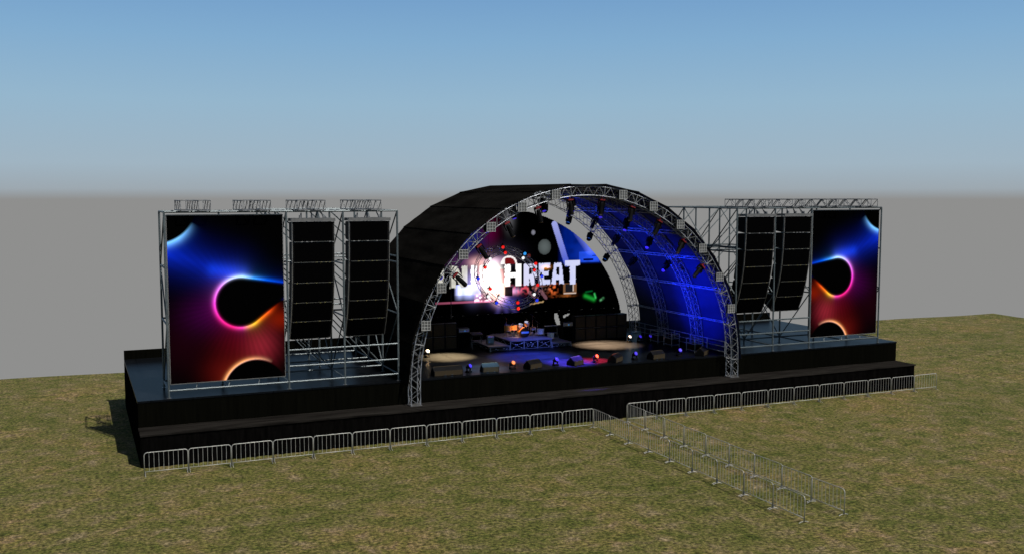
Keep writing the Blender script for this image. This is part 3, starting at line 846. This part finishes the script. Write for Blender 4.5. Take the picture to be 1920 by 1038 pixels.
for s in (-1, 1):
    side = 'left' if s < 0 else 'right'
    t = thing('bass_cabinet', f'tall black bass cabinet under a silver amplifier beside the {side} speaker wall', 'speaker cabinet', (s * 3.85, 11.0, H2), group='bass cabinets flanking the risers')
    g = MB(); g.box(-.42, .42, .02, .6, 0, 1.05); g.build('body', M['black'], t, bevel=.015); g = MB(); g.box(-.37, .37, -.01, .02, .06, .98); g.build('grille', M['blackm'], t)
    t = thing('amplifier', f'silver amplifier head on the bass cabinet at the {side}', 'amplifier', (s * 3.85, 11.05, H2 + 1.05), group='amplifier heads on the bass cabinets')
    g = MB(); g.box(-.4, .4, 0, .4, 0, .30); g.build('case', M['black'], t, bevel=.01); g = MB(); g.box(-.37, .37, -.02, 0, .03, .27); p = g.build('front_panel', M['steel'], t)
    for k in range(6): g = MB(); g.bar((-.28 + k * .11, -.02, .12), (-.28 + k * .11, -.05, .12), .025, 8); g.build('knob', M['chrome'] if k != 3 else M['cyan_on'], p)
M['spark'] = mat('pale_sparkle_bits', (.5, .55, .6), .3, .3)  # pale tone standing in for glints on the riser fronts
def riser(x0, x1, y0, y1, z, label):
    t = thing('stage_riser', label, 'riser', ((x0 + x1) / 2, (y0 + y1) / 2, H2), group='low risers in the middle of the stage', absolute=True)
    g = MB(); g.box(x0, x1, y0, y1, z - .07, z); g.build('platform', M['riser'], t)
    g = MB(); g.box(x0 + .06, x1 - .06, y0 + .085, y1 - .1, H2 + .01, z - .07); g.build('skirting', M['fascia'], t)
    n = max(1, round((x1 - x0) / 1.1))
    for i in range(n + 1):
        x = x0 + .03 + (x1 - x0 - .06) * i / n
        for y in (y0 + .03, y1 - .03): g = MB(); g.bar((x, y, H2), (x, y, z - .07), .03); g.build('leg', M['alu'], t)
        if i < n:
            xb = x0 + .03 + (x1 - x0 - .06) * (i + 1) / n; g = MB()
            g.bar((x, y0 + .04, H2 + .06), (xb, y0 + .04, z - .12), .010); g.bar((x, y0 + .06, z - .12), (xb, y0 + .06, H2 + .06), .010)
            g.bar((x, y0 + .04, H2 + .05), (xb, y0 + .04, H2 + .05), .012); g.build('brace', M['alud'], t)
            for q in range(5):
                cx, cz = random.uniform(x + .08, xb - .08), random.uniform(H2 + .08, z - .14)
                g = MB(); g.bar((cx, y0 + .02, cz), (cx + random.uniform(.03, .08), y0 + .02, cz + random.choice((0, .05, -.05))), .016); g.build('sparkle_bit', M['spark'], t)  # small bits added at random to imitate sparkle, not real fittings
    ny = max(1, round((y1 - y0) / 1.1))
    for i in range(ny):
        ya, yb = y0 + (y1 - y0) * i / ny, y0 + (y1 - y0) * (i + 1) / ny
        g = MB(); g.bar((x0 + .02, ya, H2 + .05), (x0 + .02, yb, z - .1), .014); g.bar((x0 + .02, ya, z - .1), (x0 + .02, yb, H2 + .05), .014); g.build('brace', M['alu'], t)
M['riser'] = mat('violet_grey_riser_board', (.10, .095, .12), .5, 0, .3, var=.2)
riser(-1.40, 1.62, 9.05, 12.6, 3.55, 'central high riser carrying the drum kit')
riser(-2.85, -1.42, 9.0, 12.2, 3.25, 'low riser at the left of the drum riser')
riser(1.64, 3.10, 9.05, 12.2, 3.22, 'low riser at the right of the drum riser')

dk = thing('drum_kit', 'orange drum kit with a dark blue-banded bass drum on the central riser', 'drum kit', (0, 10.5, 3.55))
g = MB(); g.bar((.15, -.35, .33), (.15, .15, .33), .33, 20); bdm = g.build('bass_drum', M['wood'], dk)
g = MB(); g.bar((.15, -.40, .33), (.15, -.35, .33), .34, 20); hoop = g.build('drum_head', M['black'], bdm)
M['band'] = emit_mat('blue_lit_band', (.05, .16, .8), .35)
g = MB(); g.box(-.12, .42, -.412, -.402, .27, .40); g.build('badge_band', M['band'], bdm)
def drum(nm, x, y, z, r, h, mt, tilt=0):
    m4 = Matrix.Translation((x, y, z)) @ Matrix.Rotation(R(tilt), 4, 'X')
    g = MB(); g.bar(m4 @ Vector((0, 0, 0)), m4 @ Vector((0, 0, h)), r, 16); o = g.build(nm, mt, dk)
    for zz in (0, h - .025):
        g = MB(); g.bar(m4 @ Vector((0, 0, zz)), m4 @ Vector((0, 0, zz + .03)), r + .015, 16); g.build('hoop', M['chrome'], o)
    g = MB()
    for k in range(3): a = k * 2.09; g.bar((x + r * math.cos(a), y + r * math.sin(a), -.0), (x + r * math.cos(a), y + r * math.sin(a), z + .05), .012, 5)
    g.build('stand', M['chrome'], o)
drum('floor_tom', -.98, -.1, .45, .24, .42, M['wood']); drum('floor_tom', -.48, .0, .47, .22, .40, M['wood'])
drum('tom', .42, -.05, .75, .17, .24, M['wood'], 20); drum('tom', -.06, -.1, .70, .14, .18, M['white'], 20)
drum('snare_drum', .82, -.2, .48, .19, .14, M['chrome'], 8)
for x, y, z, r in ((-.95, .25, 1.25, .26), (-.4, .35, 1.05, .24), (.98, .2, 1.35, .27), (1.2, -.1, .95, .2), (.62, .4, 1.12, .22)):
    g = MB(); g.bar((x, y, z), (x + .015, y, z + .02), r, 18, .03); o = g.build('cymbal', M['brass'], dk)
    g = MB(); g.bar((x, y, 0.25), (x, y, z), .012, 5)
    for k in range(3): a = k * 2.09 + .4; g.bar((x, y, .25), (x + .25 * math.cos(a), y + .25 * math.sin(a), 0), .012, 5)
    g.build('stand', M['chrome'], o)
g = MB(); g.bar((.1, .75, .42), (.1, .75, .52), .18, 14); g.bar((.1, .75, 0), (.1, .75, .42), .02); g.build('throne', M['black'], dk)
for x, lb in ((1.42, 'white patterned drum at the right edge of the drum riser'), (2.20, 'white patterned drum on the right low riser')):
    zb = 3.55 if x < 1.5 else 3.22
    t = thing('percussion_drum', lb, 'drum', (x, 10.4, zb), group='white patterned drums')
    g = MB(); g.bar((0, 0, .12), (0, 0, .52), .21, 14, .24); o = g.build('shell', M['white'], t)
    for z in (.12, .50): g = MB(); g.bar((0, 0, z), (0, 0, z + .03), .255, 14); g.build('hoop', M['chrome'], o)
    g = MB()
    for k in range(3): a = k * 2.09; g.bar((.24 * math.cos(a), .24 * math.sin(a), 0), (.2 * math.cos(a), .2 * math.sin(a), .3), .012, 5)
    g.build('legs', M['chrome'], t)
t = thing('keyboard_stand', 'black keyboard on a tall two-legged stand on the right low riser', 'keyboard', (2.45, 10.9, 3.22))
g = MB(); g.box(-.55, .55, -.18, .18, .80, .90); k_ = g.build('keyboard', M['black'], t); g = MB(); g.box(-.5, .5, -.16, -.02, .90, .912); g.build('keys', M['white'], k_)
g = MB()
for s in (-1, 1): g.bar((s * .5, -.2, 0), (s * .5, .15, .8), .018); g.bar((s * .5, .25, 0), (s * .5, -.1, .8), .018)
g.bar((-.5, -.02, .4), (.5, -.02, .4), .04); g.build('stand', M['steel'], t)
t = thing('practice_amplifier', 'small pale combo amplifier on the left low riser', 'amplifier', (-2.25, 10.3, 3.25))
g = MB(); g.box(-.24, .24, 0, .24, 0, .52); g.build('case', M['steel'], t, bevel=.01); g = MB(); g.box(-.2, .2, -.015, 0, .04, .40); g.build('grille', mat('pale_blue_grille', (.12, .2, .25), .8, var=.3, vscale=20), t)
g = MB(); g.box(-.2, .2, -.02, 0, .43, .49); g.build('control_strip', M['chrome'], t)
t = thing('mixing_desk', 'small mixing desk on a folding stand left of the low riser', 'mixing desk', (-3.15, 10.6, H2))
g = MB(); g.prism([(-.25, .85), (.25, .95), (.25, 1.08), (-.25, .95)], -.4, .4); d_ = g.build('console', M['black'], t)
for k in range(7): g = MB(); g.box(-.34 + k * .1, -.30 + k * .1, -.2, .15, 1.03, 1.05); g.build('fader_strip', M['chrome'], d_)
g = MB()
for s in (-1, 1): g.bar((s * .35, -.2, 0), (s * .35, .2, .9), .018); g.bar((s * .35, .2, 0), (s * .35, -.2, .88), .018)
g.bar((-.35, 0, .45), (.35, 0, .45), .03)
g.build('stand', M['steel'], t)

# railing and rack frames along the right inner wall
t = thing('side_railing', 'long three-rail steel railing along the right inner wall', 'railing', (9.9, 7, H2), absolute=True)
for z in (3.22, 3.54, 3.86): g = MB(); g.bar((9.9, 1.3, z), (9.9, 12.7, z), .026); g.build('rail', M['alu'], t)
for k in range(7): y = 1.3 + 1.9 * k; g = MB(); g.bar((9.9, y, H2), (9.9, y, 3.9), .03); g.build('post', M['alu'], t)
for y, lb in ((8.2, 'open pipe rack frame at the rear of the right railing'), (6.5, 'open pipe rack frame in the middle of the right railing'), (3.8, 'open pipe rack frame at the front of the right railing')):
    t = thing('equipment_rack', lb, 'equipment rack', (9.35, y, H2), group='pipe-framed equipment racks')
    w, d, h = .30, .48, .88
    for sx in (-1, 1):
        for sy in (-1, 1): g = MB(); g.bar((sx * w, sy * d, 0), (sx * w, sy * d, h), .028); g.build('post', M['alu'], t)
    for z in (.12, .55, h - .03):
        g = MB()
        for sx in (-1, 1): g.bar((sx * w, -d, z), (sx * w, d, z), .022)
        for sy in (-1, 1): g.bar((-w, sy * d, z), (w, sy * d, z), .022)
        g.build('rail', M['alu'], t)
    g = MB(); g.box(-w + .05, w - .05, -d + .06, d - .06, .15, .5); g.build('case', M['black'], t, bevel=.01)
t = thing('hanging_cable', 'thin black cable hanging from the left side of the front arch', 'cable', (-8.22, 1.7, 6.3), absolute=True)
g = MB(); g.bar((-8.22, 1.7, 9.4), (-8.22, 1.7, 6.4), .025); g.build('cord', M['black'], t); g = MB(); g.bar((-8.22, 1.7, 6.4), (-8.22, 1.7, 6.2), .05); g.build('plug', M['black'], t)

# ------------------------------------------------------------------ camera, world, sun, show lights
cam = bpy.data.cameras.new('camera'); co = bpy.data.objects.new('camera', cam); COL.objects.link(co)
co.location = (-27.160, -49.431, 13.0); co.rotation_euler = (R(90 - 4.729), 0, R(-23.879))
cam.sensor_fit = 'HORIZONTAL'; cam.sensor_width = 36; cam.lens = 36 * 1851.885 / 1920; cam.clip_end = 2000; cam.clip_start = .5
scene.camera = co
SUN_EL, az = 53.5, 115.0                                            # light travels towards azimuth 115 deg (ccw from +x)
d = Vector((math.cos(R(az)) * math.cos(R(SUN_EL)), math.sin(R(az)) * math.cos(R(SUN_EL)), -math.sin(R(SUN_EL))))
sl = bpy.data.lights.new('sun', 'SUN'); sl.energy = 4.8; sl.angle = R(.5); sl.color = (1, .96, .90)
so = bpy.data.objects.new('sun', sl); COL.objects.link(so); so.rotation_euler = d.to_track_quat('-Z', 'Y').to_euler(); so.location = (20, -60, 60)
w = bpy.data.worlds.new('World'); scene.world = w; w.use_nodes = True; nt = w.node_tree
bg = nt.nodes['Background']
sky = N(nt, 'ShaderNodeTexSky'); sky.sky_type = 'NISHITA'; sky.sun_disc = False; sky.sun_elevation = R(SUN_EL)
sky.sun_rotation = math.atan2(-d.x, -d.y)
tc = N(nt, 'ShaderNodeTexCoord'); sx = N(nt, 'ShaderNodeSeparateXYZ'); nt.links.new(tc.outputs['Generated'], sx.inputs[0])
def srange(a, b):
    m = N(nt, 'ShaderNodeMapRange'); m.inputs['From Min'].default_value = a; m.inputs['From Max'].default_value = b
    nt.links.new(sx.outputs['Z'], m.inputs['Value']); return m
low = N(nt, 'ShaderNodeValToRGB'); mr = srange(-.02, .24); nt.links.new(mr.outputs[0], low.inputs['Fac'])
def zp(z): return (z + .02) / .26
e = low.color_ramp.elements
STP = [(-.004, rgb8(143, 143, 142)), (.006, rgb8(157, 168, 176)), (.03, rgb8(160, 180, 194)), (.09, rgb8(149, 182, 205)), (.15, rgb8(130, 172, 207)), (.20, rgb8(114, 158, 202))]
while len(e) < len(STP): e.new(.5)
for i, (z, c) in enumerate(STP): e[i].position = zp(z); e[i].color = (*c, 1)
sc = N(nt, 'ShaderNodeMixRGB', blend_type='MULTIPLY'); sc.inputs[0].default_value = 1; sc.inputs[2].default_value = (.05, .05, .05, 1)
nt.links.new(sky.outputs[0], sc.inputs[1])
mx = N(nt, 'ShaderNodeMixRGB'); m2 = srange(.20, .34)
nt.links.new(m2.outputs[0], mx.inputs[0]); nt.links.new(low.outputs[0], mx.inputs[1]); nt.links.new(sc.outputs[0], mx.inputs[2])
nt.links.new(mx.outputs[0], bg.inputs['Color']); bg.inputs['Strength'].default_value = 1.0
def spot(name, loc, tgt, col, power, size, blend=.6, rad=.12):
    l = bpy.data.lights.new(name, 'SPOT'); l.energy = power; l.color = col; l.spot_size = R(size); l.spot_blend = blend; l.shadow_soft_size = rad
    o = bpy.data.objects.new(name, l); COL.objects.link(o); o.location = loc
    o.rotation_euler = (Vector(tgt) - Vector(loc)).to_track_quat('-Z', 'Y').to_euler()
spot('warm_spot_lamp', (-4.2, 9.3, 10.9), (-6.0, 8.2, H2), (1, .64, .30), 330000, 27, 1)
spot('warm_spot_lamp', (2.8, 9.3, 11.3), (5.4, 8.6, H2), (1, .58, .30), 330000, 31, 1)
spot('blue_spot_lamp', (2.0, 5.15, 11.6), (-1.0, 6.0, H2), (.05, .08, 1), 200000, 34, 1)
spot('violet_spot_lamp', (-2.0, 5.15, 11.6), (0.0, 3.3, H2), (.12, .06, 1), 400000, 22, 1)
spot('blue_riser_lamp', (2.6, 1.35, 12.2), (.2, 9.0, 3.2), (.10, .16, 1), 16000, 20, 1)
spot('red_spot_lamp', (4.7, 1.35, 10.6), (1.6, 3.4, H2), (1, .02, .07), 330000, 17, 1)
spot('pale_spot_lamp', (-5.0, 1.35, 10.6), (-5.5, 3.5, H2), (.30, .65, 1), 26000, 26, 1)
spot('amber_drum_lamp', (-1.5, 5.15, 12), (-.3, 10.4, 4.2), (1, .55, .25), 16000, 9, .8)
spot('blue_wall_lamp', (-6.3, 2.6, 9.6), (10.3, 4.4, 6.6), (.003, .022, 1), 85000, 25, 1)
spot('blue_wall_lamp', (-5.8, 6.0, 10.2), (9.0, 6.6, 8.6), (.003, .035, 1), 24000, 36, 1)
spot('blue_wall_lamp', (-4.0, 9.5, 11), (7.0, 10.0, 10.8), (.003, .05, 1), 9000, 46, 1)
for o in list(bpy.data.objects):
    if '_abs' in o: del o['_abs']
scene.view_settings.view_transform = 'Standard'; scene.view_settings.look = 'None'
scene.view_settings.exposure = 0; scene.view_settings.gamma = 1; scene.view_settings.use_curve_mapping = False
scene.cycles.max_bounces = 6; scene.cycles.diffuse_bounces = 3
